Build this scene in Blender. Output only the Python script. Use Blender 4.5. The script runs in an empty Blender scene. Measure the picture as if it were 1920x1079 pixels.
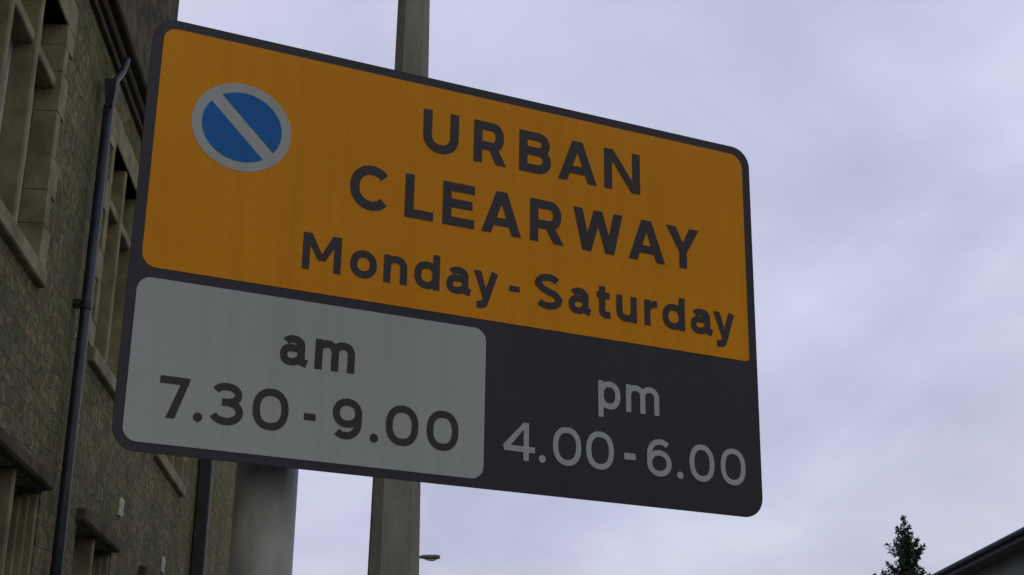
import bpy, bmesh, math, random
from mathutils import Vector, Matrix, noise
random.seed(7)
R = math.radians
S = bpy.context.scene
COL = S.collection

# ------------------------------------------------------------------ camera
cam_d = bpy.data.cameras.new('camera'); cam = bpy.data.objects.new('camera', cam_d); COL.objects.link(cam)
cam.matrix_world = Matrix(((0.9998868, -0.0150450, 0.0, 0.0),
                           (-0.0048989, -0.3255826, -0.9455009, 0.0),
                           (0.0142250, 0.9453939, -0.3256194, 1.6),
                           (0, 0, 0, 1)))
cam_d.sensor_width = 36.0; cam_d.lens = 52.01; cam_d.clip_start = 0.05; cam_d.clip_end = 3000
S.camera = cam
# ------------------------------------------------------------------ world, sun, exposure
SUN_AZ, SUN_EL = R(-28), R(48)            # azimuth from +Y towards +X: ahead and to the left, behind the cloud
w = bpy.data.worlds.new('World'); S.world = w; w.use_nodes = True
nt = w.node_tree; N = nt.nodes; L = nt.links; N.clear()
out = N.new('ShaderNodeOutputWorld')
sky = N.new('ShaderNodeTexSky'); sky.sky_type = 'NISHITA'; sky.sun_disc = False
sky.sun_elevation = SUN_EL; sky.sun_rotation = SUN_AZ % (2*math.pi); sky.air_density = 1.6; sky.dust_density = 3.0
bg1 = N.new('ShaderNodeBackground'); bg1.inputs['Strength'].default_value = 0.09
L.new(sky.outputs[0], bg1.inputs['Color'])
tc = N.new('ShaderNodeTexCoord')
sep = N.new('ShaderNodeSeparateXYZ'); L.new(tc.outputs['Generated'], sep.inputs[0])
def M_(op, a=None, b=None, c=None, clamp=False):
    n = N.new('ShaderNodeMath'); n.operation = op; n.use_clamp = clamp
    for i, v in enumerate((a, b, c)):
        if v is None: continue
        if isinstance(v, (int, float)): n.inputs[i].default_value = v
        else: L.new(v, n.inputs[i])
    return n.outputs[0]
zc = M_('ADD', M_('MAXIMUM', sep.outputs[2], 0.0), 0.42)
comb = N.new('ShaderNodeCombineXYZ')
L.new(M_('DIVIDE', sep.outputs[0], zc), comb.inputs[0]); L.new(M_('DIVIDE', sep.outputs[1], zc), comb.inputs[1])
n1 = N.new('ShaderNodeTexNoise'); n1.inputs['Scale'].default_value = 3.4; n1.inputs['Detail'].default_value = 6; n1.inputs['Roughness'].default_value = 0.50; n1.inputs['Distortion'].default_value = 0.35
L.new(comb.outputs[0], n1.inputs['Vector'])
n2 = N.new('ShaderNodeTexNoise'); n2.inputs['Scale'].default_value = 0.55; n2.inputs['Detail'].default_value = 3
L.new(comb.outputs[0], n2.inputs['Vector'])
v = M_('ADD', M_('MULTIPLY', n1.outputs[0], 0.6), M_('MULTIPLY', n2.outputs[0], 0.4))
# the cloud is thinner, so brighter, towards the hidden sun
dot = N.new('ShaderNodeVectorMath'); dot.operation = 'DOT_PRODUCT'
nrm = N.new('ShaderNodeVectorMath'); nrm.operation = 'NORMALIZE'; L.new(tc.outputs['Generated'], nrm.inputs[0])
L.new(nrm.outputs[0], dot.inputs[0])
dot.inputs[1].default_value = (math.sin(SUN_AZ)*math.cos(SUN_EL), math.cos(SUN_AZ)*math.cos(SUN_EL), math.sin(SUN_EL))
g = M_('POWER', M_('MULTIPLY_ADD', dot.outputs['Value'], 0.5, 0.5, clamp=True), 2.0)
ramp = N.new('ShaderNodeValToRGB'); L.new(v, ramp.inputs[0])
e = ramp.color_ramp.elements
e[0].position = 0.38; e[0].color = (0.405, 0.430, 0.595, 1)
e[1].position = 0.64; e[1].color = (0.620, 0.665, 0.815, 1)
m = e.new(0.5); m.color = (0.505, 0.520, 0.700, 1)
# away from the sun the overcast is thicker and a neutral grey
mr = N.new('ShaderNodeMapRange'); mr.interpolation_type = 'SMOOTHSTEP'; mr.inputs['From Min'].default_value = 0.25; mr.inputs['From Max'].default_value = 0.72
L.new(dot.outputs['Value'], mr.inputs['Value'])
mc = N.new('ShaderNodeMix'); mc.data_type = 'RGBA'; mc.inputs['A'].default_value = (0.655, 0.645, 0.63, 1)
L.new(mr.outputs[0], mc.inputs['Factor']); L.new(ramp.outputs[0], mc.inputs['B'])
bg2 = N.new('ShaderNodeBackground'); L.new(mc.outputs['Result'], bg2.inputs['Color'])
L.new(M_('MULTIPLY_ADD', g, 0.20, 0.96), bg2.inputs['Strength'])
mx = N.new('ShaderNodeMixShader'); mx.inputs[0].default_value = 0.9
L.new(bg1.outputs[0], mx.inputs[1]); L.new(bg2.outputs[0], mx.inputs[2]); L.new(mx.outputs[0], out.inputs[0])

sd = bpy.data.lights.new('sun', 'SUN'); sd.energy = 0.5; sd.angle = R(25); sd.color = (1.0, 0.95, 0.88)
sun = bpy.data.objects.new('sun', sd); COL.objects.link(sun)
sun.rotation_euler = Vector((-math.sin(SUN_AZ)*math.cos(SUN_EL), -math.cos(SUN_AZ)*math.cos(SUN_EL), -math.sin(SUN_EL))).to_track_quat('-Z', 'Y').to_euler()
S.view_settings.view_transform = 'Standard'; S.view_settings.look = 'None'; S.view_settings.gamma = 1
S.view_settings.exposure = 0.0; S.view_settings.use_curve_mapping = False

# ------------------------------------------------------------------ materials
def mat(name, col, rough=0.7, metal=0.0, spec=0.5):
    m = bpy.data.materials.new(name); m.use_nodes = True
    b = m.node_tree.nodes['Principled BSDF']
    b.inputs['Base Color'].default_value = (*col, 1); b.inputs['Roughness'].default_value = rough
    b.inputs['Metallic'].default_value = metal; b.inputs['Specular IOR Level'].default_value = spec
    return m
def nd(m, t): return m.node_tree.nodes.new(t)
def noisy(name, c1, c2, scale=8, rough=0.7, metal=0.0, bump=0.0, detail=5, stretch=(1, 1, 1), lo=0.35, hi=0.68, rvar=0.0, spec=0.5, bscale=None):
    """two-tone noise over object coordinates, with bump"""
    m = mat(name, c1, rough, metal, spec); T = m.node_tree; b = T.nodes['Principled BSDF']
    tc = nd(m, 'ShaderNodeTexCoord'); mp = nd(m, 'ShaderNodeMapping'); mp.inputs['Scale'].default_value = stretch
    T.links.new(tc.outputs['Object'], mp.inputs[0])
    n = nd(m, 'ShaderNodeTexNoise'); n.inputs['Scale'].default_value = scale; n.inputs['Detail'].default_value = detail
    T.links.new(mp.outputs[0], n.inputs['Vector'])
    r = nd(m, 'ShaderNodeValToRGB'); r.color_ramp.elements[0].position = lo; r.color_ramp.elements[1].position = hi
    r.color_ramp.elements[0].color = (*c1, 1); r.color_ramp.elements[1].color = (*c2, 1)
    T.links.new(n.outputs[0], r.inputs[0]); T.links.new(r.outputs[0], b.inputs['Base Color'])
    if rvar:
        k = nd(m, 'ShaderNodeMapRange'); k.inputs['To Min'].default_value = rough-rvar; k.inputs['To Max'].default_value = rough+rvar
        T.links.new(n.outputs[0], k.inputs[0]); T.links.new(k.outputs[0], b.inputs['Roughness'])
    if bump:
        n3 = n
        if bscale:
            n3 = nd(m, 'ShaderNodeTexNoise'); n3.inputs['Scale'].default_value = bscale; n3.inputs['Detail'].default_value = 4
            T.links.new(mp.outputs[0], n3.inputs['Vector'])
        bp = nd(m, 'ShaderNodeBump'); bp.inputs['Strength'].default_value = bump; bp.inputs['Distance'].default_value = 0.01
        T.links.new(n3.outputs[0], bp.inputs['Height']); T.links.new(bp.outputs[0], b.inputs['Normal'])
    return m

def sheeting(name, c1, c2, rough, spec, gr=0.0):
    """reflective sheeting: beaded micro-mottle, faint vertical rain grime, slight fading"""
    m = noisy(name, c1, c2, 3.0, rough, detail=4, spec=spec); T = m.node_tree; b = T.nodes['Principled BSDF']; K = T.links.new
    src = b.inputs['Base Color'].links[0].from_socket
    tc = nd(m, 'ShaderNodeTexCoord')
    f = nd(m, 'ShaderNodeTexNoise'); f.inputs['Scale'].default_value = 330; f.inputs['Detail'].default_value = 2; K(tc.outputs['Object'], f.inputs['Vector'])
    r1 = nd(m, 'ShaderNodeMapRange'); r1.inputs['From Min'].default_value = .3; r1.inputs['From Max'].default_value = .7; r1.inputs['To Min'].default_value = .92; r1.inputs['To Max'].default_value = 1.07; K(f.outputs[0], r1.inputs[0])
    mp = nd(m, 'ShaderNodeMapping'); mp.inputs['Scale'].default_value = (55, 55, 1.6); K(tc.outputs['Object'], mp.inputs[0])
    g = nd(m, 'ShaderNodeTexNoise'); g.inputs['Scale'].default_value = 1; g.inputs['Detail'].default_value = 5; K(mp.outputs[0], g.inputs['Vector'])
    r2 = nd(m, 'ShaderNodeMapRange'); r2.inputs['From Min'].default_value = .45; r2.inputs['From Max'].default_value = .8; r2.inputs['To Min'].default_value = 1.0; r2.inputs['To Max'].default_value = .90; K(g.outputs[0], r2.inputs[0])
    mu = nd(m, 'ShaderNodeMath'); mu.operation = 'MULTIPLY'; K(r1.outputs[0], mu.inputs[0]); K(r2.outputs[0], mu.inputs[1])
    sc = nd(m, 'ShaderNodeVectorMath'); sc.operation = 'SCALE'; K(src, sc.inputs[0]); K(mu.outputs[0], sc.inputs['Scale']); K(sc.outputs[0], b.inputs['Base Color'])
    return m

def rubble(name, cols, mortar, sx, sz, tint):
    """squared rubble: voronoi cells stretched along the courses, recessed mortar, weathering patches"""
    m = mat(name, cols[0], 0.93, spec=0.25); T = m.node_tree; b = T.nodes['Principled BSDF']; K = T.links.new
    tc = nd(m, 'ShaderNodeTexCoord'); mp = nd(m, 'ShaderNodeMapping'); mp.inputs['Scale'].default_value = (sx, sx, sz)
    K(tc.outputs['Object'], mp.inputs[0])
    wn = nd(m, 'ShaderNodeTexNoise'); wn.inputs['Scale'].default_value = 0.9; wn.inputs['Detail'].default_value = 3
    K(mp.outputs[0], wn.inputs['Vector'])
    ad = nd(m, 'ShaderNodeVectorMath'); ad.operation = 'MULTIPLY_ADD'; ad.inputs[1].default_value = (0.9, 0.9, 0.9)
    K(wn.outputs['Color'], ad.inputs[0]); K(mp.outputs[0], ad.inputs[2])
    sx_ = nd(m, 'ShaderNodeSeparateXYZ'); K(ad.outputs[0], sx_.inputs[0])
    cb = nd(m, 'ShaderNodeCombineXYZ'); K(sx_.outputs[0], cb.inputs[0]); K(sx_.outputs[2], cb.inputs[1])
    br = nd(m, 'ShaderNodeTexBrick'); br.offset = 0.37; br.offset_frequency = 2; br.squash = 0.55; br.squash_frequency = 3
    br.inputs['Color1'].default_value = (0, 0, 0, 1); br.inputs['Color2'].default_value = (1, 1, 1, 1); br.inputs['Mortar'].default_value = (.5, .5, .5, 1)
    br.inputs['Scale'].default_value = 1.0; br.inputs['Mortar Size'].default_value = 0.05; br.inputs['Mortar Smooth'].default_value = 0.9
    br.inputs['Brick Width'].default_value = 1.0; br.inputs['Row Height'].default_value = 1.0
    K(cb.outputs[0], br.inputs['Vector'])
    sp = nd(m, 'ShaderNodeSeparateColor'); K(br.outputs['Color'], sp.inputs[0])
    r = nd(m, 'ShaderNodeValToRGB'); el = r.color_ramp.elements
    el[0].color = (*cols[0], 1); el[1].color = (*cols[-1], 1)
    for i, c in enumerate(cols[1:-1]): q = el.new((i+1)/(len(cols)-1)); q.color = (*c, 1)
    K(sp.outputs[0], r.inputs[0])
    fn = nd(m, 'ShaderNodeTexNoise'); fn.inputs['Scale'].default_value = 12; fn.inputs['Detail'].default_value = 7; fn.inputs['Roughness'].default_value = 0.7
    K(tc.outputs['Object'], fn.inputs['Vector'])
    mr = nd(m, 'ShaderNodeMapRange'); mr.inputs['From Min'].default_value = 0.3; mr.inputs['From Max'].default_value = 0.7; mr.inputs['To Min'].default_value = 0.25; mr.inputs['To Max'].default_value = 1.75
    K(fn.outputs[0], mr.inputs[0])
    mm = nd(m, 'ShaderNodeVectorMath'); mm.operation = 'SCALE'; K(r.outputs[0], mm.inputs[0]); K(mr.outputs[0], mm.inputs['Scale'])
    mo = nd(m, 'ShaderNodeMapRange'); mo.inputs['From Min'].default_value = 0.03; mo.inputs['From Max'].default_value = 0.12
    mo.inputs['From Min'].default_value = 1.0; mo.inputs['From Max'].default_value = 0.35; K(br.outputs['Fac'], mo.inputs[0])
    mix = nd(m, 'ShaderNodeMix'); mix.data_type = 'RGBA'; mix.inputs['A'].default_value = (*mortar, 1)
    K(mo.outputs[0], mix.inputs['Factor']); K(mm.outputs[0], mix.inputs['B'])
    # large stains (algae, soot)
    sn = nd(m, 'ShaderNodeTexNoise'); sn.inputs['Scale'].default_value = 0.9; sn.inputs['Detail'].default_value = 5; K(tc.outputs['Object'], sn.inputs['Vector'])
    sr = nd(m, 'ShaderNodeMapRange'); sr.inputs['From Min'].default_value = 0.42; sr.inputs['From Max'].default_value = 0.7; sr.inputs['To Max'].default_value = 0.65
    K(sn.outputs[0], sr.inputs[0])
    mx2 = nd(m, 'ShaderNodeMix'); mx2.data_type = 'RGBA'; mx2.inputs['B'].default_value = (*tint, 1)
    K(sr.outputs[0], mx2.inputs['Factor']); K(mix.outputs['Result'], mx2.inputs['A']); K(mx2.outputs['Result'], b.inputs['Base Color'])
    hm = nd(m, 'ShaderNodeMath'); hm.operation = 'MULTIPLY_ADD'; hm.inputs[1].default_value = 0.9; K(fn.outputs[0], hm.inputs[0])
    sm = nd(m, 'ShaderNodeMapRange'); sm.interpolation_type = 'SMOOTHSTEP'; sm.inputs['From Min'].default_value = 1.0; sm.inputs['From Max'].default_value = 0.0; sm.inputs['To Max'].default_value = 0.5
    K(br.outputs['Fac'], sm.inputs[0]); K(sm.outputs[0], hm.inputs[2])
    bp = nd(m, 'ShaderNodeBump'); bp.inputs['Strength'].default_value = 1.0; bp.inputs['Distance'].default_value = 0.06
    K(hm.outputs[0], bp.inputs['Height']); K(bp.outputs[0], b.inputs['Normal'])
    return m

M = {}
M['rubble'] = rubble('rubble_stone', [(0.125, 0.125, 0.06), (0.235, 0.205, 0.105), (0.15, 0.16, 0.075), (0.255, 0.20, 0.11), (0.145, 0.125, 0.068), (0.205, 0.195, 0.10)], (0.17, 0.16, 0.09), 3.0, 6.2, (0.075, 0.095, 0.040))
M['rubble2'] = rubble('neighbour_rubble', [(0.12, 0.12, 0.055), (0.24, 0.20, 0.10), (0.16, 0.155, 0.08), (0.25, 0.205, 0.115)], (0.2, 0.175, 0.11), 2.9, 5.6, (0.12, 0.12, 0.055))
M['dressed'] = noisy('dressed_sandstone', (0.165, 0.15, 0.088), (0.31, 0.275, 0.17), 4, 0.9, bump=0.5, detail=7, bscale=40, spec=0.25)
M['palestone'] = noisy('pale_painted_stone', (0.30, 0.32, 0.26), (0.50, 0.50, 0.42), 6, 0.85, detail=7, spec=0.25)
M['cornice'] = noisy('dark_cornice_stone', (0.045, 0.040, 0.028), (0.105, 0.088, 0.058), 4, 0.95, bump=0.4, bscale=30, spec=0.2)  # cornice and hoods: much darker base colour than the window dressings
M['attic'] = noisy('attic_stone', (0.035, 0.034, 0.022), (0.12, 0.095, 0.062), 5, 0.95, bump=0.6, bscale=18, spec=0.2)
M['whitewood'] = noisy('white_painted_wood', (0.42, 0.47, 0.43), (0.62, 0.66, 0.60), 12, 0.5)
M['glass'] = noisy('window_glass', (0.07, 0.065, 0.045), (0.12, 0.105, 0.075), 1.2, 0.12, spec=0.6)
M['blind'] = noisy('window_blind', (0.17, 0.15, 0.105), (0.24, 0.21, 0.15), 3, 0.6, stretch=(9, 9, 0.6))
M['pipe'] = noisy('black_iron_paint', (0.010, 0.015, 0.024), (0.024, 0.033, 0.046), 9, 0.38, rvar=0.08, spec=0.35)
M['pipeold'] = noisy('dull_iron_paint', (0.010, 0.012, 0.013), (0.022, 0.028, 0.028), 9, 0.6)
M['slate'] = noisy('roof_slate', (0.05, 0.05, 0.06), (0.11, 0.11, 0.12), 6, 0.7, bump=0.5)
M['galv'] = noisy('galvanised_steel', (0.25, 0.25, 0.235), (0.42, 0.415, 0.39), 24, 0.55, 0.12, stretch=(1, 1, 0.5), detail=8, rvar=0.12, bump=0.12, bscale=60)
M['alu'] = noisy('aluminium', (0.42, 0.43, 0.44), (0.52, 0.53, 0.54), 12, 0.42, 0.8)
M['black'] = sheeting('black_sheeting', (0.038, 0.037, 0.053), (0.049, 0.047, 0.067), 0.5, 0.3)
M['ink'] = sheeting('black_lettering', (0.046, 0.039, 0.050), (0.056, 0.048, 0.060), 0.5, 0.3)
M['yellow'] = sheeting('yellow_sheeting', (0.83, 0.315, 0.003), (0.90, 0.355, 0.005), 0.52, 0.2)
M['white'] = sheeting('white_sheeting', (0.47, 0.50, 0.51), (0.53, 0.56, 0.57), 0.52, 0.25)
M['blue'] = sheeting('blue_sheeting', (0.008, 0.15, 0.52), (0.012, 0.18, 0.60), 0.52, 0.2)
M['concrete'] = noisy('lamp_column_concrete', (0.215, 0.215, 0.19), (0.33, 0.33, 0.30), 7, 0.9, bump=0.5, bscale=70, stretch=(1, 1, 0.35), spec=0.25)
M['asphalt'] = noisy('asphalt', (0.035, 0.035, 0.037), (0.06, 0.06, 0.06), 30, 0.9, bump=0.6, bscale=200)
M['flag'] = noisy('paving', (0.14, 0.135, 0.125), (0.22, 0.21, 0.20), 6, 0.9, bump=0.3, bscale=60)
M['kerb'] = noisy('kerb_granite', (0.18, 0.18, 0.18), (0.28, 0.28, 0.28), 30, 0.85)
M['earth'] = noisy('open_ground', (0.05, 0.055, 0.035), (0.08, 0.085, 0.05), 0.4, 0.95)
M['fascia'] = noisy('dark_fascia_paint', (0.026, 0.025, 0.05), (0.04, 0.038, 0.07), 5, 0.7, spec=0.2)
M['harl'] = noisy('grey_roughcast', (0.13, 0.14, 0.13), (0.20, 0.21, 0.195), 3, 0.95, bump=0.8, bscale=90)
M['soffit'] = noisy('brown_soffit_boards', (0.07, 0.06, 0.052), (0.11, 0.095, 0.08), 5, 0.8)
M['bark'] = noisy('conifer_bark', (0.05, 0.035, 0.025), (0.09, 0.07, 0.05), 12, 0.95)
M['needle'] = noisy('conifer_needles', (0.022, 0.034, 0.022), (0.05, 0.066, 0.036), 2.2, 0.85)
M['lamp'] = noisy('lantern_housing', (0.07, 0.07, 0.08), (0.11, 0.11, 0.12), 8, 0.5)
M['lens'] = mat('lantern_lens', (0.30, 0.31, 0.33), 0.25)

# ------------------------------------------------------------------ helpers
def obj(name, bm, m, parent=None, smooth=False, label=None):
    me = bpy.data.meshes.new(name); bm.normal_update(); bm.to_mesh(me); bm.free()
    if smooth:
        for p in me.polygons: p.use_smooth = True
    me.materials.append(M[m] if isinstance(m, str) else m)
    o = bpy.data.objects.new(name, me); COL.objects.link(o)
    if parent: o.parent = parent
    if label: o['label'] = label
    return o
def thing(name, label, cat, loc=(0, 0, 0), rz=0.0, group=None):
    o = bpy.data.objects.new(name, None); COL.objects.link(o); o.location = loc; o.rotation_euler = (0, 0, rz)
    o['label'] = label; o['category'] = cat
    if group: o['group'] = group
    return o
def tag(o, label, cat): o['label'] = label; o['category'] = cat; return o
def struct(name, bm, m): o = obj(name, bm, m); o['kind'] = 'structure'; return o
def box(bm, x0, x1, y0, y1, z0, z1, bev=0.0):
    vs = [bm.verts.new(p) for p in ((x0, y0, z0), (x1, y0, z0), (x1, y1, z0), (x0, y1, z0), (x0, y0, z1), (x1, y0, z1), (x1, y1, z1), (x0, y1, z1))]
    fs = [bm.faces.new([vs[i] for i in f]) for f in ((0, 3, 2, 1), (4, 5, 6, 7), (0, 1, 5, 4), (1, 2, 6, 5), (2, 3, 7, 6), (3, 0, 4, 7))]
    if bev:
        es = list({ed for f in fs for ed in f.edges}); bmesh.ops.bevel(bm, geom=es, offset=bev, segments=1, affect='EDGES')
    return bm
def tube(bm, pts, rads, n=16, rot=0.0, caps=True):
    """swept round/octagonal section along points"""
    pts = [Vector(p) for p in pts]
    if not isinstance(rads, (list, tuple)): rads = [rads]*len(pts)
    rings = []
    prev_u = None
    for i, p in enumerate(pts):
        t = (pts[min(i+1, len(pts)-1)] - pts[max(i-1, 0)]).normalized()
        u = prev_u - t*prev_u.dot(t) if prev_u else (Vector((1, 0, 0)) if abs(t.x) < 0.9 else Vector((0, 1, 0)))
        u = (u - t*u.dot(t)).normalized(); prev_u = u; vv = t.cross(u)
        rings.append([bm.verts.new(p + rads[i]*(math.cos(rot+2*math.pi*k/n)*u + math.sin(rot+2*math.pi*k/n)*vv)) for k in range(n)])
    for a, b in zip(rings, rings[1:]):
        for k in range(n): bm.faces.new((a[k], a[(k+1) % n], b[(k+1) % n], b[k]))
    if caps: bm.faces.new(rings[0][::-1]); bm.faces.new(rings[-1])
    return bm
NB = bmesh.new

# ------------------------------------------------------------------ ground, road, pavements
AZ = R(-4.4)                                    # the street leads away slightly to the left
RZ = math.pi/2 - AZ                             # local x = along the street, local y = to its left
RZM = Matrix.Rotation(RZ, 4, 'Z')
def quad(bm, x0, x1, y0, y1, z):
    bm.faces.new([bm.verts.new(p) for p in ((x0, y0, z), (x1, y0, z), (x1, y1, z), (x0, y1, z))])
g_ = NB(); quad(g_, -900, 900, -900, 900, -0.134); struct('ground', g_, 'earth')
b_ = NB(); quad(b_, -60, 200, -9.2, -0.9, -0.12); o = struct('road', b_, 'asphalt'); o.rotation_euler.z = RZ
b_ = NB(); box(b_, -60, 200, -0.75, 4.2, -0.3, 0.0); o = struct('pavement', b_, 'flag'); o.rotation_euler.z = RZ
b_ = NB(); box(b_, -60, 200, -0.9, -0.752, -0.3, 0.003); o = struct('kerb', b_, 'kerb'); o.rotation_euler.z = RZ
b_ = NB(); box(b_, -60, 200, -13.0, -9.2, -0.3, 0.0); o = struct('far_pavement', b_, 'flag'); o.rotation_euler.z = RZ

# ------------------------------------------------------------------ the stone tenement on the left
DW = 2.9                                        # distance of its face from the camera
nrv = Vector((math.cos(AZ), -math.sin(AZ), 0)); dv = Vector((math.sin(AZ), math.cos(AZ), 0))
T = thing('stone_tenement', 'dark rubble stone tenement with dressed window margins and a black downpipe, at the left edge', 'building', tuple(-DW*nrv), RZ)
S0, S1, ZT, DEP = -9.0, 21.45, 8.26, 9.0
UW = [(-7.0, -4.75), (-3.0, -0.75), (1.0, 3.25), (5.0, 7.25), (9.01, 11.26), (13.62, 15.87), (17.75, 20.0)]
GW = [(-6.3, -4.6), (-2.2, -0.5), (1.8, 3.5), (6.2, 7.9), (10.55, 12.3), (13.78, 15.6), (17.4, 19.1)]
UZ = (5.52, 7.66); GZ = (1.0, 3.93)
def wall_with_holes(s0, s1, z0, z1, holes, depth, dep_b, bm):
    xs = sorted({s0, s1, *[h[0] for h in holes], *[h[1] for h in holes]}); zs = sorted({z0, z1, *[h[2] for h in holes], *[h[3] for h in holes]})
    vd = {}
    def V(x, y, z):
        k = (round(x, 4), round(y, 4), round(z, 4))
        if k not in vd: vd[k] = bm.verts.new((x, y, z))
        return vd[k]
    for a, b in zip(xs, xs[1:]):
        for c, d in zip(zs, zs[1:]):
            mx_, mz_ = (a+b)/2, (c+d)/2
            if any(h[0] < mx_ < h[1] and h[2] < mz_ < h[3] for h in holes): continue
            bm.faces.new((V(a, 0, c), V(b, 0, c), V(b, 0, d), V(a, 0, d)))
    for (a, b, c, d) in holes:
        q = depth
        for f in (((a, 0, c), (a, 0, d), (a, q, d), (a, q, c)), ((b, 0, c), (b, q, c), (b, q, d), (b, 0, d)), ((a, 0, c), (a, q, c), (b, q, c), (b, 0, c)), ((a, 0, d), (b, 0, d), (b, q, d), (a, q, d))):
            bm.faces.new([bm.verts.new(p) for p in f])
    for f in (((s0, 0, z0), (s0, 0, z1), (s0, dep_b, z1), (s0, dep_b, z0)), ((s1, 0, z0), (s1, dep_b, z0), (s1, dep_b, z1), (s1, 0, z1)), ((s0, dep_b, z0), (s0, dep_b, z1), (s1, dep_b, z1), (s1, dep_b, z0))):
        bm.faces.new([bm.verts.new(p) for p in f])
b_ = NB()
wall_with_holes(S0, S1, -0.2, ZT, [(a, b, *UZ) for a, b in UW] + [(a, b, *GZ) for a, b in GW], 0.24, DEP, b_)
obj('wall', b_, 'rubble', T)

def window(parent, a, b, z0, z1, upper, seed):
    rnd = random.Random(seed)
    # white sashes between stone mullions standing almost flush with the wall
    mh = 0.04; nl = 3 if upper else 2
    lw = (b-a-(nl-1)*2*mh)/nl
    lights = [(a + i*(lw+2*mh), a + i*(lw+2*mh) + lw) for i in range(nl)]
    fr = NB(); yf = 0.19; zt = 7.06 if upper else 2.95
    for (x0, x1) in lights:
        x0 += .004; x1 -= .004
        for bx in ((x0, x0+.05, z0+.004, z1-.004), (x1-.05, x1, z0+.004, z1-.004), (x0+.05, x1-.05, z0+.004, z0+.08), (x0+.05, x1-.05, z1-.06, z1-.004)):
            box(fr, bx[0], bx[1], yf, yf+.045, bx[2], bx[3])
        zm = z0 + (zt-z0)*0.5
        box(fr, x0+.05, x1-.05, yf-.012, yf+.04, zm, zm+.045)
    F = obj('window', fr, 'whitewood', parent)
    for (x0, x1) in lights:
        p = NB(); quad_v(p, x0+.004, x1-.004, yf+.03, z0+.01, z1-.01); obj('pane', p, 'glass', F)
        t_ = NB(); box(t_, x0+.002, x1-.002, 0.03, 0.185, zt, zt+0.10, 0.012); obj('transom', t_, 'dressed', F)
    for (x0, x1) in lights[:-1]:
        m_ = NB(); box(m_, x1, x1+2*mh, 0.004, 0.235, z0+.002, z1-.002, 0.014); obj('mullion', m_, 'dressed', F)
    if upper:
        # toothed jamb margins, lintel and sill, a little proud of the rubble
        js = {-1: NB(), 1: NB()}; z = z0; k = rnd.randint(0, 1)
        while z < z1 - 0.02:
            h = rnd.uniform(0.24, 0.42); ze = min(z+h, z1)
            if z1 - ze < 0.12: ze = z1
            for sgn, xe in ((-1, a), (1, b)):
                wdt = (0.13 if k % 2 else 0.26) + rnd.uniform(-.03, .03)
                x0, x1 = (xe-wdt, xe+0.002) if sgn < 0 else (xe-0.002, xe+wdt)
                box(js[sgn], x0, x1, -0.010-rnd.uniform(0, .006), 0.185, z+.002, ze-.002, 0.004)
            z = ze; k += 1
        for j in js.values(): obj('margin', j, 'dressed', F)
        l = NB(); box(l, a-0.30, b+0.30, -0.014, 0.22, z1, z1+0.28, 0.01)
        obj('lintel', l, 'dressed', F)
        s_ = NB(); box(s_, a-0.14, b+0.14, -0.06, 0.20, z0-0.15, z0, 0.012)
        obj('sill', s_, 'dressed', F)
    else:
        # dark-coloured hood above a deep reveal with stepped mouldings
        hd = NB(); box(hd, a-0.06, b+0.04, -0.09, 0.02, z1-0.005, z1+0.12, 0.02); obj('hood', hd, 'cornice', F)
        s_ = NB(); box(s_, a-0.10, b+0.10, -0.06, 0.20, z0-0.15, z0, 0.012); obj('sill', s_, 'dressed', F)
        for sd_ in (0, 1):
            r_ = NB()
            for off, yy in ((0.055, 0.012), (0.10, 0.07), (0.15, 0.125)):
                x0, x1 = ((a+0.003+off-.05, a+.003+off), (b-.003-off, b-.003-off+.05))[sd_]
                box(r_, x0, x1, yy, 0.188, z0+.004, z1-.008-off*0.6, 0.01)
            obj('moulding', r_, 'dressed', F)
    return F
def quad_v(bm, x0, x1, y, z0, z1):
    bm.faces.new([bm.verts.new(p) for p in ((x0, y, z0), (x1, y, z0), (x1, y, z1), (x0, y, z1))])
for i, (a, b) in enumerate(UW): window(T, a, b, *UZ, True, 10+i)
for i, (a, b) in enumerate(GW): window(T, a, b, *GZ, False, 40+i)

# cornice: stepped dark-coloured moulding, then the attic storey that stops short of the corner
b_ = NB()
box(b_, S0-.02, S1+.02, -0.05, 0.3, ZT, ZT+.07, .01)
box(b_, S0-.05, S1+.04, -0.11, 0.3, ZT+.072, ZT+.15, .02)
box(b_, S0-.08, S1+.06, -0.19, 0.3, ZT+.152, ZT+.25, .02)
obj('cornice', b_, 'cornice', T)
b_ = NB(); box(b_, S0, 15.62, -0.13, 5.0, ZT+.252, 11.6)
obj('attic_storey', b_, 'attic', T)
b_ = NB()
for pts in (((15.63, 0.02, ZT+.26), (S1+.05, 0.02, ZT+.26), (S1+.05, 4.5, ZT+3.2), (15.63, 4.5, ZT+3.2)), ((15.63, 4.5, ZT+3.2), (S1+.05, 4.5, ZT+3.2), (S1+.05, 9.1, ZT+.2), (15.63, 9.1, ZT+.2)),
            ((S1+.0, 0.02, ZT+.2), (S1+.0, 9.0, ZT+.2), (S1+.0, 4.5, ZT+3.15))):
    b_.faces.new([b_.verts.new(p) for p in pts])
box(b_, S0, 15.6, 0.2, 9.0, 11.602, 11.9)
obj('roof', b_, 'slate', T)
b_ = NB(); tube(b_, [(15.7, -0.14, ZT+.31), (S1+.06, -0.14, ZT+.31)], 0.055, 10); obj('gutter', b_, 'pipe', T)
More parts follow.
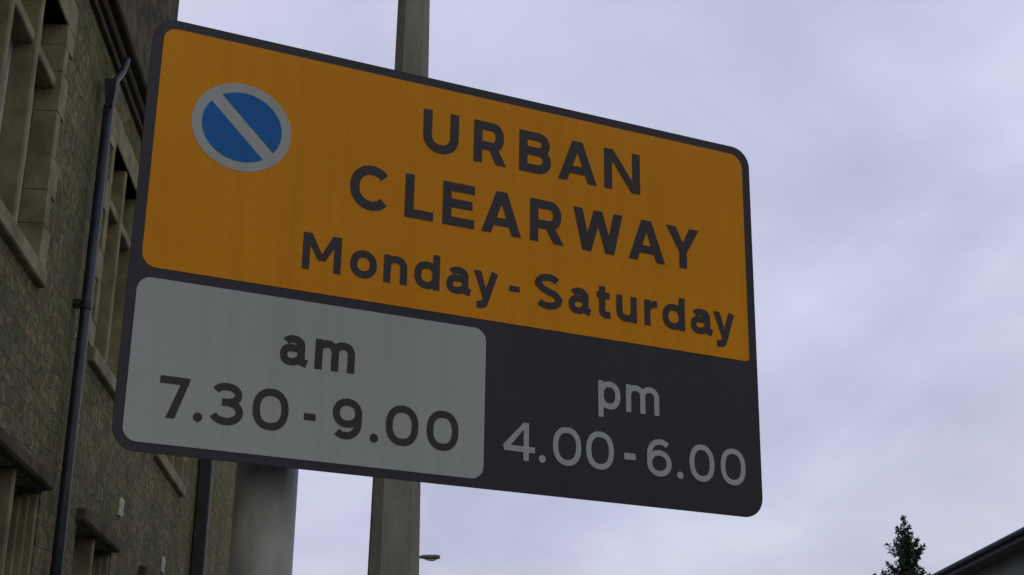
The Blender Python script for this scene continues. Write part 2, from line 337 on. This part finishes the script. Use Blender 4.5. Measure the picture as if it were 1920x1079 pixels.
# cast iron downpipe with hopper, swan neck, collars
PX = 12.68
b_ = NB(); tube(b_, [(PX, -0.105, 0.15), (PX, -0.105, 7.60)], 0.048, 20)
D_ = obj('drainpipe', b_, 'pipe', T, smooth=True)
for z in (1.2, 3.0, 5.62):
    b_ = NB(); tube(b_, [(PX, -0.105, z), (PX, -0.105, z+.07)], 0.054, 18); box(b_, PX-.07, PX+.07, -.06, -.004, z+.02, z+.07); obj('collar', b_, 'pipe', D_)
b_ = NB()
vs = []
for z, hw in ((7.58, .05), (7.64, .062), (7.76, .085), (7.84, .088)): vs.append([b_.verts.new((PX+sx*hw, -0.115+sy*hw*.62, z)) for sx, sy in ((-1, -1), (1, -1), (1, 1), (-1, 1))])
for a, b in zip(vs, vs[1:]):
    for k in range(4): b_.faces.new((a[k], a[(k+1) % 4], b[(k+1) % 4], b[k]))
b_.faces.new(vs[0][::-1]); b_.faces.new(vs[-1])
obj('hopper', b_, 'pipeold', D_)
b_ = NB(); tube(b_, [(PX+.03, -0.12, 7.80), (PX+.06, -0.125, 7.88), (PX+.28, -0.14, 8.10), (PX+.31, -0.16, 8.25)], 0.032, 14); obj('swan_neck', b_, 'pipe', D_, smooth=True)
# pale vent plates on the wall between the windows
for (s, z) in ((15.78, 4.33), (19.0, 4.2)):
    b_ = NB(); box(b_, s-.075, s+.075, -0.03, -0.001, z, z+.19, .006)
    for k in range(4): box(b_, s-.06, s+.06, -0.04, -0.031, z+.03+k*.038, z+.045+k*.038)
    obj('wall_vent', b_, 'whitewood', T)

# ------------------------------------------------------------------ the next building along, with a wide black downpipe
T2 = thing('neighbour_house', 'brownish stone house seen below the sign, between a black downpipe and the steel post', 'house', tuple(-DW*nrv), RZ)
a0, a1 = 21.5, 30.5
b_ = NB(); H2 = [(24.2, 25.4, 1.0, 3.0), (27.2, 28.4, 0.05, 3.0)]
wall_with_holes(a0+.02, a1, -0.2, 7.6, H2, 0.2, 9, b_); obj('wall', b_, 'rubble2', T2)
for h in H2:
    f = NB(); box(f, h[0]+.003, h[1]-.003, .14, .19, h[2]+.003, h[2]+.08); box(f, h[0]+.003, h[0]+.07, .14, .19, h[2]+.082, h[3]-.003); box(f, h[1]-.07, h[1]-.003, .14, .19, h[2]+.082, h[3]-.003); box(f, h[0]+.072, h[1]-.072, .14, .19, h[3]-.07, h[3]-.003)
    box(f, h[0]+.072, h[1]-.072, .135, .18, (h[2]+h[3])/2, (h[2]+h[3])/2+.05)
    F = obj('window' if h[2] > .5 else 'door', f, 'whitewood', T2)
    p = NB(); quad_v(p, h[0]+.003, h[1]-.003, .182, h[2]+.003, h[3]-.003); obj('pane' if h[2] > .5 else 'leaf', p, 'glass' if h[2] > .5 else 'fascia', F)
    s_ = NB(); box(s_, h[0]-.1, h[1]+.1, -.06, .13, h[2]-.14, h[2]-.001); obj('sill' if h[2] > .5 else 'step', s_, 'dressed', F)
b_ = NB()
for pts in (((a0, -.15, 7.6), (a1+.1, -.15, 7.6), (a1+.1, 4.5, 10.2), (a0, 4.5, 10.2)), ((a0, 4.5, 10.2), (a1+.1, 4.5, 10.2), (a1+.1, 9.2, 7.6), (a0, 9.2, 7.6))): b_.faces.new([b_.verts.new(p) for p in pts])
b_.faces.new([b_.verts.new(p) for p in ((a1, 0, 7.6), (a1, 9, 7.6), (a1, 4.5, 10.12))])
obj('roof', b_, 'slate', T2)
b_ = NB(); box(b_, 21.60, 21.86, -0.20, -0.005, 0.1, 7.45, .02); P2 = obj('drainpipe', b_, 'pipeold', T2)
b_ = NB()
for z in (2.0, 4.2, 6.4): box(b_, 21.57, 21.89, -0.215, -0.003, z, z+.06)
obj('bracket', b_, 'pipeold', P2)

# ------------------------------------------------------------------ low grey building across the road, right
RB = thing('roughcast_house', 'grey roughcast building with dark eaves cutting across the bottom right corner', 'building', (9.6, 0, -0.25), 0)
b_ = NB(); H3 = []
y = -4.0
while y < 50: H3.append((y, y+1.3, 3.9, 5.3)); H3.append((y+.1, y+1.4, 0.9, 2.6)); y += 3.6
LX = 0.45
tmp = NB(); wall_with_holes(-8, 52, -0.2, 6.55, H3, 0.18, 8.5, tmp)
for v_ in tmp.verts: v_.co = Vector((LX + v_.co.y, v_.co.x, v_.co.z))
obj('wall', tmp, 'harl', RB)
for h in H3:
    f = NB()
    for bx in ((h[0]+.003, h[1]-.003, h[2]+.003, h[2]+.06), (h[0]+.003, h[0]+.06, h[2]+.062, h[3]-.003), (h[1]-.06, h[1]-.003, h[2]+.062, h[3]-.003), (h[0]+.062, h[1]-.062, h[3]-.06, h[3]-.003)):
        box(f, LX+.1, LX+.16, bx[0], bx[1], bx[2], bx[3])
    F = obj('window', f, 'whitewood', RB)
    p = NB(); p.faces.new([p.verts.new(q) for q in ((LX+.14, h[0], h[2]), (LX+.14, h[0], h[3]), (LX+.14, h[1], h[3]), (LX+.14, h[1], h[2]))]); obj('pane', p, 'glass', F)
b_ = NB(); box(b_, 0.0, 0.03, -8.3, 52.3, 6.52, 6.70); obj('fascia', b_, 'fascia', RB)
b_ = NB(); box(b_, 0.032, LX+.2, -8.3, 52.3, 6.552, 6.58); obj('soffit', b_, 'soffit', RB)
b_ = NB(); tube(b_, [(-0.045, -8.3, 6.665), (-0.045, 52.3, 6.665)], 0.055, 10); obj('gutter', b_, 'fascia', RB)
b_ = NB()
for pts in (((0.0, -8.3, 6.702), (0.0, 52.3, 6.702), (4.7, 52.3, 8.35), (4.7, -8.3, 8.35)), ((4.7, -8.3, 8.35), (4.7, 52.3, 8.35), (9.4, 52.3, 6.702), (9.4, -8.3, 6.702)),
            ((LX, 52, 6.5), (8.9, 52, 6.5), (4.7, 52, 8.3)), ((LX, -8, 6.5), (8.9, -8, 6.5), (4.7, -8, 8.3))):
    b_.faces.new([b_.verts.new(p) for p in pts])
obj('roof', b_, 'slate', RB)

# ------------------------------------------------------------------ conifer beyond that roof
def conifer(name, loc, H, label, seed, lean=0.0):
    rnd = random.Random(seed)
    t = thing(name, label, 'tree', loc)
    b = NB(); tube(b, [(0, 0, 0), (0.03, 0, H*.4), (-.04, .02, H*.75), (0.0, 0, H*.995)], [.24, .16, .065, .006], 8); obj('trunk', b, 'bark', t)
    c = NB()
    def spray(p, d, ln, wd):
        d = d.normalized(); s = d.cross(Vector((0, 0, 1)))
        s = s.normalized() if s.length > .01 else Vector((1, 0, 0))
        a = rnd.uniform(-1.2, 1.2); nrm_ = (s*math.cos(a) + d.cross(s)*math.sin(a))
        q0, q1, q2, q3 = p, p + d*ln*.45 + nrm_*wd, p + d*ln, p + d*ln*.45 - nrm_*wd
        c.faces.new([c.verts.new(q) for q in (q0, q1, q2, q3)])
    z = H*.16
    while z < H - .12:
        f = (H - z)/H
        reach = min(2.3, (H-z)*.30 + .02) * rnd.uniform(.7, 1.15)
        nb = (9 if f > .09 else 5) if f > .05 else 2
        for k in range(nb):
            if rnd.random() < .16 and f < .35: continue
            a = rnd.uniform(0, 2*math.pi); ln = reach*rnd.choice((.4, .55, .75, .9, 1.3)) * rnd.uniform(.8, 1.1)
            prev = Vector((0, 0, z)); seg = 7
            pts = [prev]
            for q in range(1, seg+1):
                u = q/seg
                pts.append(Vector((math.cos(a)*ln*u, math.sin(a)*ln*u, z + ln*(-.18*u + .55*u*u*u) + rnd.uniform(-.02, .02))))
            tube(c, [pts[0], pts[3], pts[-1]], [.018, .012, .004], 3, caps=False)
            for q in range(1, seg+1):
                pt = pts[q]; dr = (pts[q]-pts[q-1]).normalized()
                for _ in range(16 if ln > .4 else (9 if ln > .2 else 4)):
                    dd = dr*rnd.uniform(.2, 1.0) + Vector((rnd.uniform(-.8, .8), rnd.uniform(-.8, .8), rnd.uniform(-.75, .55)))
                    spray(pt + Vector([rnd.uniform(-.06, .06) for _ in range(3)]), dd, rnd.uniform(.10, .24)*(1 if ln > .4 else .6), rnd.uniform(.018, .045))
        z += rnd.uniform(.12, .20) if f < .5 else rnd.uniform(.25, .36)
    obj('crown', c, 'needle', t)
    return t
conifer('conifer', (15.55, 57.95, -0.13), 12.50, 'dark pointed conifer with ragged branches rising beside the roof at bottom right', 5)

# ------------------------------------------------------------------ octagonal concrete lamp column just behind the sign
LC = thing('lamp_column', 'thick tapering grey concrete lamp column rising behind the yellow sign', 'lamp post', (-0.450, 5.982, 0), R(9))
LC.rotation_euler.y = R(-0.22)
b_ = NB()
def oct_ring(z, wdt):
    hw = wdt/2; c = hw*0.40
    return [(x, y, z) for x, y in ((-hw+c, -hw), (hw-c, -hw), (hw, -hw+c), (hw, hw-c), (hw-c, hw), (-hw+c, hw), (-hw, hw-c), (-hw, -hw+c))]
rs = []
for z, wd in ((0, .46), (0.9, .46), (1.05, .30), (1.3, .228), (2.8, .1875), (5.04, .1385), (8.3, .075)): rs.append([b_.verts.new(p) for p in oct_ring(z, wd)])
for a, b in zip(rs, rs[1:]):
    for k in range(8): b_.faces.new((a[k], a[(k+1) % 8], b[(k+1) % 8], b[k]))
b_.faces.new(rs[-1]); col_o = obj('column', b_, 'concrete', LC)
b_ = NB(); tube(b_, [(0, 0, 8.25), (.05, 0, 8.6), (.4, 0, 8.85), (1.2, 0, 8.95)], .035, 10); obj('arm', b_, 'concrete', LC, smooth=True)
def lantern(parent, x, z, sc=1.0):
    b = NB(); n = 14; top = []
    rings = []
    for u, wd, hh in ((0, .05, .045), (.07, .09, .075), (.30, .11, .085), (.56, .11, .085), (.68, .09, .06)):
        rings.append([b.verts.new((x+u*sc, math.cos(t)*wd*sc, z + (math.sin(t)*hh + .03)*sc)) for t in [2*math.pi*k/n for k in range(n)]])
    for a, c in zip(rings, rings[1:]):
        for k in range(n): b.faces.new((a[k], a[(k+1) % n], c[(k+1) % n], c[k]))
    b.faces.new(rings[0][::-1]); b.faces.new(rings[-1])
    h = obj('lantern', b, 'lamp', parent, smooth=True)
    b = NB(); tube(b, [(x+.16*sc, 0, z-.052*sc), (x+.40*sc, 0, z-.066*sc), (x+.55*sc, 0, z-.055*sc)], [.03*sc, .06*sc, .03*sc], 10); obj('lens', b, 'lens', h, smooth=True)
lantern(LC, 1.18, 8.95)

# ------------------------------------------------------------------ distant street lamp peeping out beside the column
DL = thing('street_lamp', 'small distant street lamp head sticking out right of the concrete column', 'street lamp', (-2.82, 41.9, 0), 0)
b_ = NB(); tube(b_, [(0, 0, 0), (0, 0, 1.2), (0, 0, 1.25), (0, 0, 7.85)], [.085, .085, .055, .04], 12); obj('column', b_, 'galv', DL, smooth=False)
b_ = NB(); tube(b_, [(0, 0, 7.82), (.06, 0, 7.94), (.52, 0, 7.965)], .042, 10); obj('arm', b_, 'lamp', DL, smooth=True)
lantern(DL, .36, 7.94, 0.80)

# ------------------------------------------------------------------ the sign
SGW, SGH = 0.96, 0.598
SRZ = math.atan2(0.42797, 0.90379)
SB = Vector((-0.48889, 1.77755, 1.99633))            # lower left corner of the plate
sv, sn_ = Vector((0.90379, 0.42797, 0)), Vector((0.42797, -0.90379, 0))
PU = 0.221                                           # where the post stands along the plate
base = SB + sv*PU - sn_*0.075
SG = thing('road_sign', 'yellow, white and black urban clearway sign on a grey steel post', 'road sign', (base.x, base.y, 0), SRZ)
# local: x = along plate minus PU, y = away from viewer, z = up.  plate front face at y = -0.075
OX, OY, OZ = -PU, -0.075, 1.99633
def plate(name, m, u0, u1, v0, v1, radii, y0, y1, parent, label=None):
    """rounded rectangle, radii = (bl, br, tr, tl); front at y0, back at y1"""
    pts = []
    for (cx, cy, a0, r) in ((u0+radii[0], v0+radii[0], 180, radii[0]), (u1-radii[1], v0+radii[1], 270, radii[1]), (u1-radii[2], v1-radii[2], 0, radii[2]), (u0+radii[3], v1-radii[3], 90, radii[3])):
        for k in range(9): t = R(a0 + k*90/8); pts.append((cx + r*math.cos(t), cy + r*math.sin(t)))
    b = NB()
    f = [b.verts.new((OX+u, OY+y0, OZ+v)) for u, v in pts]; k = [b.verts.new((OX+u, OY+y1, OZ+v)) for u, v in pts]
    b.faces.new(f); b.faces.new(k[::-1])
    for i in range(len(pts)): j = (i+1) % len(pts); b.faces.new((f[j], f[i], k[i], k[j]))
    return obj(name, b, m, parent, label=label)
PL = plate('plate', 'black', 0, SGW, 0, SGH, (.031, .031, .031, .031), 0.0, 0.003, SG, 'black plate that forms the border and the pm panel')
YP = plate('yellow_panel', 'yellow', .0145, .9455, .2405, .5845, (.020, .006, .022, .018), -0.0006, -0.00005, SG)
WP = plate('white_panel', 'white', .0125, .5015, .012, .2265, (.018, .018, .018, .018), -0.0006, -0.00005, SG)
def disc(name, m, cu, cv, ru, rv, y, parent, clip=None):
    b = NB(); pts = [(cu+ru*math.cos(2*math.pi*k/96), cv+rv*math.sin(2*math.pi*k/96)) for k in range(96)]
    if clip:
        # keep the part of the disc on one side of a line p + t*d (side sign s)
        px, py, dx, dy, s = clip; res = []
        def side(q): return s*((q[0]-px)*dy - (q[1]-py)*dx)
        for i in range(96):
            a, c = pts[i], pts[(i+1) % 96]; sa, sc = side(a), side(c)
            if sa >= 0: res.append(a)
            if (sa >= 0) != (sc >= 0): t = sa/(sa-sc); res.append((a[0]+t*(c[0]-a[0]), a[1]+t*(c[1]-a[1])))
        pts = res
    b.faces.new([b.verts.new((OX+u, OY+y, OZ+v)) for u, v in pts])
    return obj(name, b, m, parent)
SY = disc('symbol_disc', 'white', .131, .4595, .0693, .0645, -0.0010, SG)
dx_, dy_ = .077, -.073; ll = math.hypot(dx_, dy_); dx_, dy_ = dx_/ll, dy_/ll
cx_, cy_ = .1315, .4600
for s in (1, -1):
    nx, ny = dy_*s, -dx_*s
    disc('blue_segment', 'blue', .131, .4595, .0555, .0508, -0.0014, SY, (cx_+nx*.0092, cy_+ny*.0092, dx_, dy_, s))

# lettering: stroked sans capitals and figures; every stroke sits a hair above the one before
def arc(cx, cy, rx, ry, a0, a1, n=18, p=2.25):
    o = []
    for i in range(n+1):
        t = R(a0 + (a1-a0)*i/n); c, s = math.cos(t), math.sin(t)
        o.append((cx + rx*math.copysign(abs(c)**(2/p), c), cy + ry*math.copysign(abs(s)**(2/p), s)))
    return o
class Glyph:
    def __init__(s, bm, u, v, y): s.bm, s.u, s.v, s.y = bm, u, v, y
    def poly(s, pts):
        s.y[0] -= 0.000012
        s.bm.faces.new([s.bm.verts.new((OX+s.u+a, OY+s.y[0], OZ+s.v+b)) for a, b in pts])
    def path(s, pts, t, closed=False):
        s.y[0] -= 0.000012
        P = []
        for q in pts:
            q = Vector(q)
            if not P or (q-P[-1]).length > 1e-5: P.append(q)
        if closed and (P[0]-P[-1]).length < 1e-5: P.pop()
        n = len(P); Lf, Rt = [], []
        for i in range(n):
            a = P[(i-1) % n] if closed or i > 0 else None; c = P[(i+1) % n] if closed or i < n-1 else None
            d1 = (P[i]-a).normalized() if a is not None else None; d2 = (c-P[i]).normalized() if c is not None else None
            if d1 is None: d1 = d2
            if d2 is None: d2 = d1
            n1, n2 = Vector((-d1.y, d1.x)), Vector((-d2.y, d2.x)); m_ = (n1+n2).normalized(); k = 1/max(.35, m_.dot(n1))
            Lf.append(P[i]+m_*k*t/2); Rt.append(P[i]-m_*k*t/2)
        V = lambda q: s.bm.verts.new((OX+s.u+q.x, OY+s.y[0], OZ+s.v+q.y))
        lv, rv = [V(q) for q in Lf], [V(q) for q in Rt]
        for i in range(n if closed else n-1):
            j = (i+1) % n; s.bm.faces.new((lv[i], rv[i], rv[j], lv[j]))
    def diag(s, x0, y0, x1, y1, hw): s.poly([(x0-hw, y0), (x0+hw, y0), (x1+hw, y1), (x1-hw, y1)])
def draw(G, ch, w, h, t, xh):
    P, D, Q = G.path, G.diag, G.poly
    k = t/2; hw = t*.56
    if ch == 'U': r = (w-t)/2; P([(k, h), (k, r+k)] + arc(w/2, r+k, r, r, 180, 360) + [(w-k, h)], t)
    elif ch == 'R':
        P([(k, 0), (k, h)], t); m_ = h*.42
        P([(k, h-k), (w*.5, h-k)] + arc(w*.58, (h-k+m_)/2+.0, w*.36-k+.0, (h-k-m_)/2, 90, -90) + [(k, m_)], t)
        Q([(w*.42, m_), (w*.42+2.1*hw, m_), (w+.001, 0), (w+.001-2.2*hw, 0)])
    elif ch == 'B':
        P([(k, 0), (k, h)], t); m_ = h*.53
        P([(k, h-k), (w*.5, h-k)] + arc(w*.56, (h-k+m_)/2, w*.40-k, (h-k-m_)/2, 90, -90) + [(k, m_)], t)
        P([(k, m_), (w*.5, m_)] + arc(w*.56, (m_+k)/2, w*.44-k, (m_-k)/2, 90, -90) + [(k, k)], t)
    elif ch == 'A':
        D(hw, 0, w/2-hw*.12, h, hw); D(w-hw, 0, w/2+hw*.12, h, hw); Q([(w*.22, h*.19), (w*.78, h*.19), (w*.72, h*.19+t*.92), (w*.28, h*.19+t*.92)])
    elif ch == 'N':
        P([(k, 0), (k, h)], t); P([(w-k, 0), (w-k, h)], t); Q([(0, h), (t*1.12, h), (w, 0), (w-t*1.12, 0)])
    elif ch == 'C': P(arc(w*.52, h/2, w*.52-k, h/2-k, 42, 318, 30, 2.1), t)
    elif ch == 'L': P([(k, h), (k, k), (w, k)], t)
    elif ch == 'E': P([(w, h-k), (k, h-k), (k, k), (w, k)], t); P([(k, h*.52), (w*.93, h*.52)], t)
    elif ch == 'W':
        D(hw, h, w*.27, 0, hw); D(w*.5-hw*.0, h, w*.27, 0, hw*.95); D(w*.5, h, w*.73, 0, hw*.95); D(w-hw, h, w*.73, 0, hw)
    elif ch == 'Y':
        P([(w/2, 0), (w/2, h*.48)], t); Q([(0, h), (2.25*hw, h), (w/2+k, h*.40), (w/2-k, h*.40)]); Q([(w-2.25*hw, h), (w, h), (w/2+k, h*.40), (w/2-k, h*.40)])
    elif ch == 'M':
        P([(k, 0), (k, h)], t); P([(w-k, 0), (w-k, h)], t); Q([(0, h), (t*1.2, h), (w/2+hw*.85, h*.28), (w/2-hw*.85, h*.28)]); Q([(w-t*1.2, h), (w, h), (w/2+hw*.85, h*.28), (w/2-hw*.85, h*.28)])
    elif ch == 'S':
        ru = h*.255-k*.5; cy1 = h-k-ru; cy0 = k+ru
        P(arc(w/2, cy1, w/2-k-.001, ru, 32, 180, 14, 2.1) + [(w*.30, cy1-ru*.62), (w*.5, h/2), (w*.74, cy0+ru*.62)] + arc(w/2, cy0, w/2-k, ru, 0, -145, 14, 2.1), t)
    elif ch == 'o': P(arc(w/2, h/2, w/2-k, h/2-k, 0, 360, 36, 2.2), t, True)
    elif ch == '0': P(arc(w/2, h/2, w/2-k, h/2-k, 0, 360, 40, 2.3), t, True)
    elif ch == 'n' or ch == 'r':
        P([(k, 0), (k, h)], t)
        if ch == 'n': r = (w-t)/2; P([(k, h-k-r*1.0)] + arc(w/2, h-k-r, r, r, 180, 0, 14) + [(w-k, 0)], t)
        else: P([(k, h*.5)] + arc(w*.92, h*.52, w*.92-k, h*.48-k, 180, 92, 10), t)
    elif ch == 'm':
        P([(k, 0), (k, h)], t); r = (w/2-k)/2
        for x in (k, w/2): P([(x, h-k-r*1.1)] + arc(x+r, h-k-r*1.05, r, r*1.05, 180, 0, 14) + [(x+2*r, 0)], t)
    elif ch == 'u':
        r = (w-t)/2; P([(w-k, 0), (w-k, h)], t); P([(k, h), (k, k+r)] + arc(w/2, k+r, r, r, 180, 360, 14) , t)
    elif ch == 'd': P(arc(w/2-.0005, xh/2, w/2-k, xh/2-k, 0, 360, 32, 2.3), t, True); P([(w-k, 0), (w-k, h)], t)
    elif ch == 'p': P(arc(w/2+.0005, xh/2, w/2-k, xh/2-k, 0, 360, 32, 2.3), t, True); P([(k, -.0125), (k, xh)], t)
    elif ch == 'a':
        sx = w*.90-k
        P(arc(w*.47, h-k-h*.20, sx-w*.47, h*.20, 152, 0, 14) + [(sx, t*1.1), (sx+t*.12, t*.62), (w-.0005, t*.42)], t)
        P([(sx, h*.58), (w*.42, h*.58)] + arc(w*.38, (h*.58+k)/2, w*.38-k, (h*.58-k)/2, 90, 270, 14) + [(w*.5, k), (sx, h*.24)], t*.96)
    elif ch == 't':
        sx = w*.40; P([(sx, h*.96), (sx, k+w*.28)] + arc(sx+w*.28, k+w*.28, w*.28, w*.28, 180, 270, 8) + [(w, k+.0008)], t); P([(0, xh-k), (w*.95, xh-k)], t*.95)
    elif ch == 'y':
        dsc = .0135; sl = (w-2*hw)/2 / xh
        Q([(0, xh), (2*hw, xh), (w/2+hw*.75, 0), (w/2-hw*.75, 0)])
        P([(w-hw, xh), (w/2-sl*0, -dsc*.10), (w/2-sl*dsc*.55, -dsc*.60), (w*.34, -dsc+k*.7), (w*.14, -dsc+k*.7)], t)
    elif ch == '-': Q([(0, 0), (w, 0), (w, h), (0, h)])
    elif ch == '.': Q(arc(w/2, h/2, w/2, h/2, 0, 345, 23, 2))
    elif ch == '7': P([(0, h-k), (w-k*.4, h-k)], t); Q([(w-2.2*hw, h-t*.7), (w, h-.0003), (w*.42+hw, 0), (w*.42-hw*1.1, 0)])
    elif ch == '3':
        m_ = h*.54
        P(arc(w*.47, (h-k+m_)/2, w*.47-k, (h-k-m_)/2, 158, -90, 20, 2.1) + [(w*.34, m_)], t)
        P([(w*.34, m_)] + arc(w*.48, (m_+k)/2, w*.52-k, (m_-k)/2, 90, -158, 22, 2.1), t)
    elif ch == '4':
        P([(w*.72, 0), (w*.72, h)], t); P([(0.001, h*.22+k), (w, h*.22+k)], t); Q([(0, h*.22+t), (0, h*.22+k), (w*.16, h*.22+k), (w*.72+k, h), (w*.72-k, h)])
    elif ch in '69':
        f = (lambda q: q) if ch == '6' else (lambda q: [(w-a, h-b) for a, b in q])
        ry = h*.315-k*.5
        P(f(arc(w/2, k+ry, w/2-k, ry, 0, 360, 32, 2.1)), t, True)
        P(f([(k, k+ry)] + [(k, h*.5)] + arc(w*.54, h*.58, w*.54-k, h*.42-k, 172, 48, 16, 2.1)), t)
def line(name, parent, m, base, items, t, xh, y0, label):
    b = NB(); yy = [y0]
    for ch, u0, u1, h, dv_ in items: draw(Glyph(b, u0, base+dv_, yy), ch, u1-u0, h, t, xh)
    bmesh.ops.recalc_face_normals(b, faces=b.faces)
    for f in b.faces:
        if f.normal.y > 0: f.normal_flip()
    return obj(name, b, m, parent, label=label)
c = .0665
line('lettering', YP, 'ink', .4805, [('U', .395, .451, c, 0), ('R', .475, .527, c, 0), ('B', .549, .602, c, 0), ('A', .614, .680, c, 0), ('N', .693, .756, c, 0)], .0138, .05, -.0010, 'black capitals reading URBAN')
line('lettering', YP, 'ink', .3735, [('C', .289, .350, c+.001, -.0003), ('L', .371, .415, c, 0), ('E', .429, .479, c, 0), ('A', .490, .554, c, 0), ('R', .568, .623, c, 0), ('W', .640, .724, c, 0), ('A', .734, .798, c, 0), ('Y', .801, .860, c, 0)], .0138, .05, -.0010, 'black capitals reading CLEARWAY')
x = .0405
line('lettering', YP, 'ink', .2720, [('M', .227, .282, .053, 0), ('o', .295, .334, x, 0), ('n', .344, .379, x, 0), ('d', .390, .428, .052, 0), ('a', .438, .476, x, 0), ('y', .480, .519, x, 0), ('-', .536, .553, .0085, .0175),
     ('S', .576, .622, .054, -.0005), ('a', .632, .669, x, 0), ('t', .679, .702, .051, 0), ('u', .712, .747, x, 0), ('r', .760, .785, x, 0), ('d', .792, .831, .052, 0), ('a', .841, .880, x, 0), ('y', .882, .921, x, 0)], .0105, x, -.0010, 'black lettering reading Monday - Saturday')
x = .0415
line('lettering', WP, 'ink', .1355, [('a', .205, .243, x, 0), ('m', .253, .309, x, 0)], .0105, x, -.0010, 'black lettering reading am')
n = .0552
line('lettering', WP, 'ink', .0455, [('7', .053, .092, .054, .0005), ('.', .098, .110, .012, 0), ('3', .119, .162, n, 0), ('0', .174, .222, n, 0), ('-', .243, .259, .009, .0195), ('9', .282, .323, n, 0), ('.', .335, .347, .012, 0), ('0', .357, .404, n, 0), ('0', .416, .463, n, 0)], .0097, x, -.0010, 'black figures reading 7.30-9.00')
line('lettering', PL, 'white', .1350, [('p', .681, .717, x, 0), ('m', .727, .783, x, 0)], .0085, x, -.0006, 'white lettering reading pm')
line('lettering', PL, 'white', .0450, [('4', .531, .580, .054, 0), ('.', .586, .597, .011, 0), ('0', .608, .653, n, 0), ('0', .661, .706, n, 0), ('-', .723, .742, .0095, .0195), ('6', .761, .802, n, 0), ('.', .811, .822, .011, 0), ('0', .833, .876, n, 0), ('0', .887, .931, n, 0)], .0082, x, -.0006, 'white figures reading 4.00-6.00')

# post, cap, back rails and clips
b_ = NB(); tube(b_, [(0, 0, -.05), (0, 0, 2.52)], .041, 32); obj('post', b_, 'galv', SG, smooth=True)
b_ = NB(); tube(b_, [(0, 0, 2.521), (0, 0, 2.535), (0, 0, 2.542)], [.044, .044, .03], 24); obj('post_cap', b_, 'pipeold', SG)
for v_ in (.12, .46):
    b_ = NB(); box(b_, OX+.05, OX+SGW-.05, OY+.0035, OY+.0275, OZ+v_-.02, OZ+v_+.02, .002); rl = obj('rail', b_, 'alu', SG)
    b_ = NB(); pts = [(math.cos(R(a))*.044, math.sin(R(a))*.044, OZ+v_) for a in range(-30, 211, 15)]
    q = [(pts[0][0]+.018, OY+.03, OZ+v_)] + pts + [(pts[-1][0]-.018, OY+.03, OZ+v_)]
    for i, (p0, p1) in enumerate(zip(q, q[1:])):
        d = Vector(p1)-Vector(p0); n_ = Vector((d.y, -d.x, 0)).normalized()*.0025
        vs = [b_.verts.new(Vector(p)+s*n_+Vector((0, 0, dz))) for dz in (-.014, .014) for p, s in ((p0, 1), (p1, 1), (p1, -1), (p0, -1))]
        for f in ((3, 2, 1, 0), (4, 5, 6, 7), (0, 1, 5, 4), (2, 3, 7, 6)): b_.faces.new([vs[t] for t in f])
    obj('clip', b_, 'alu', rl)
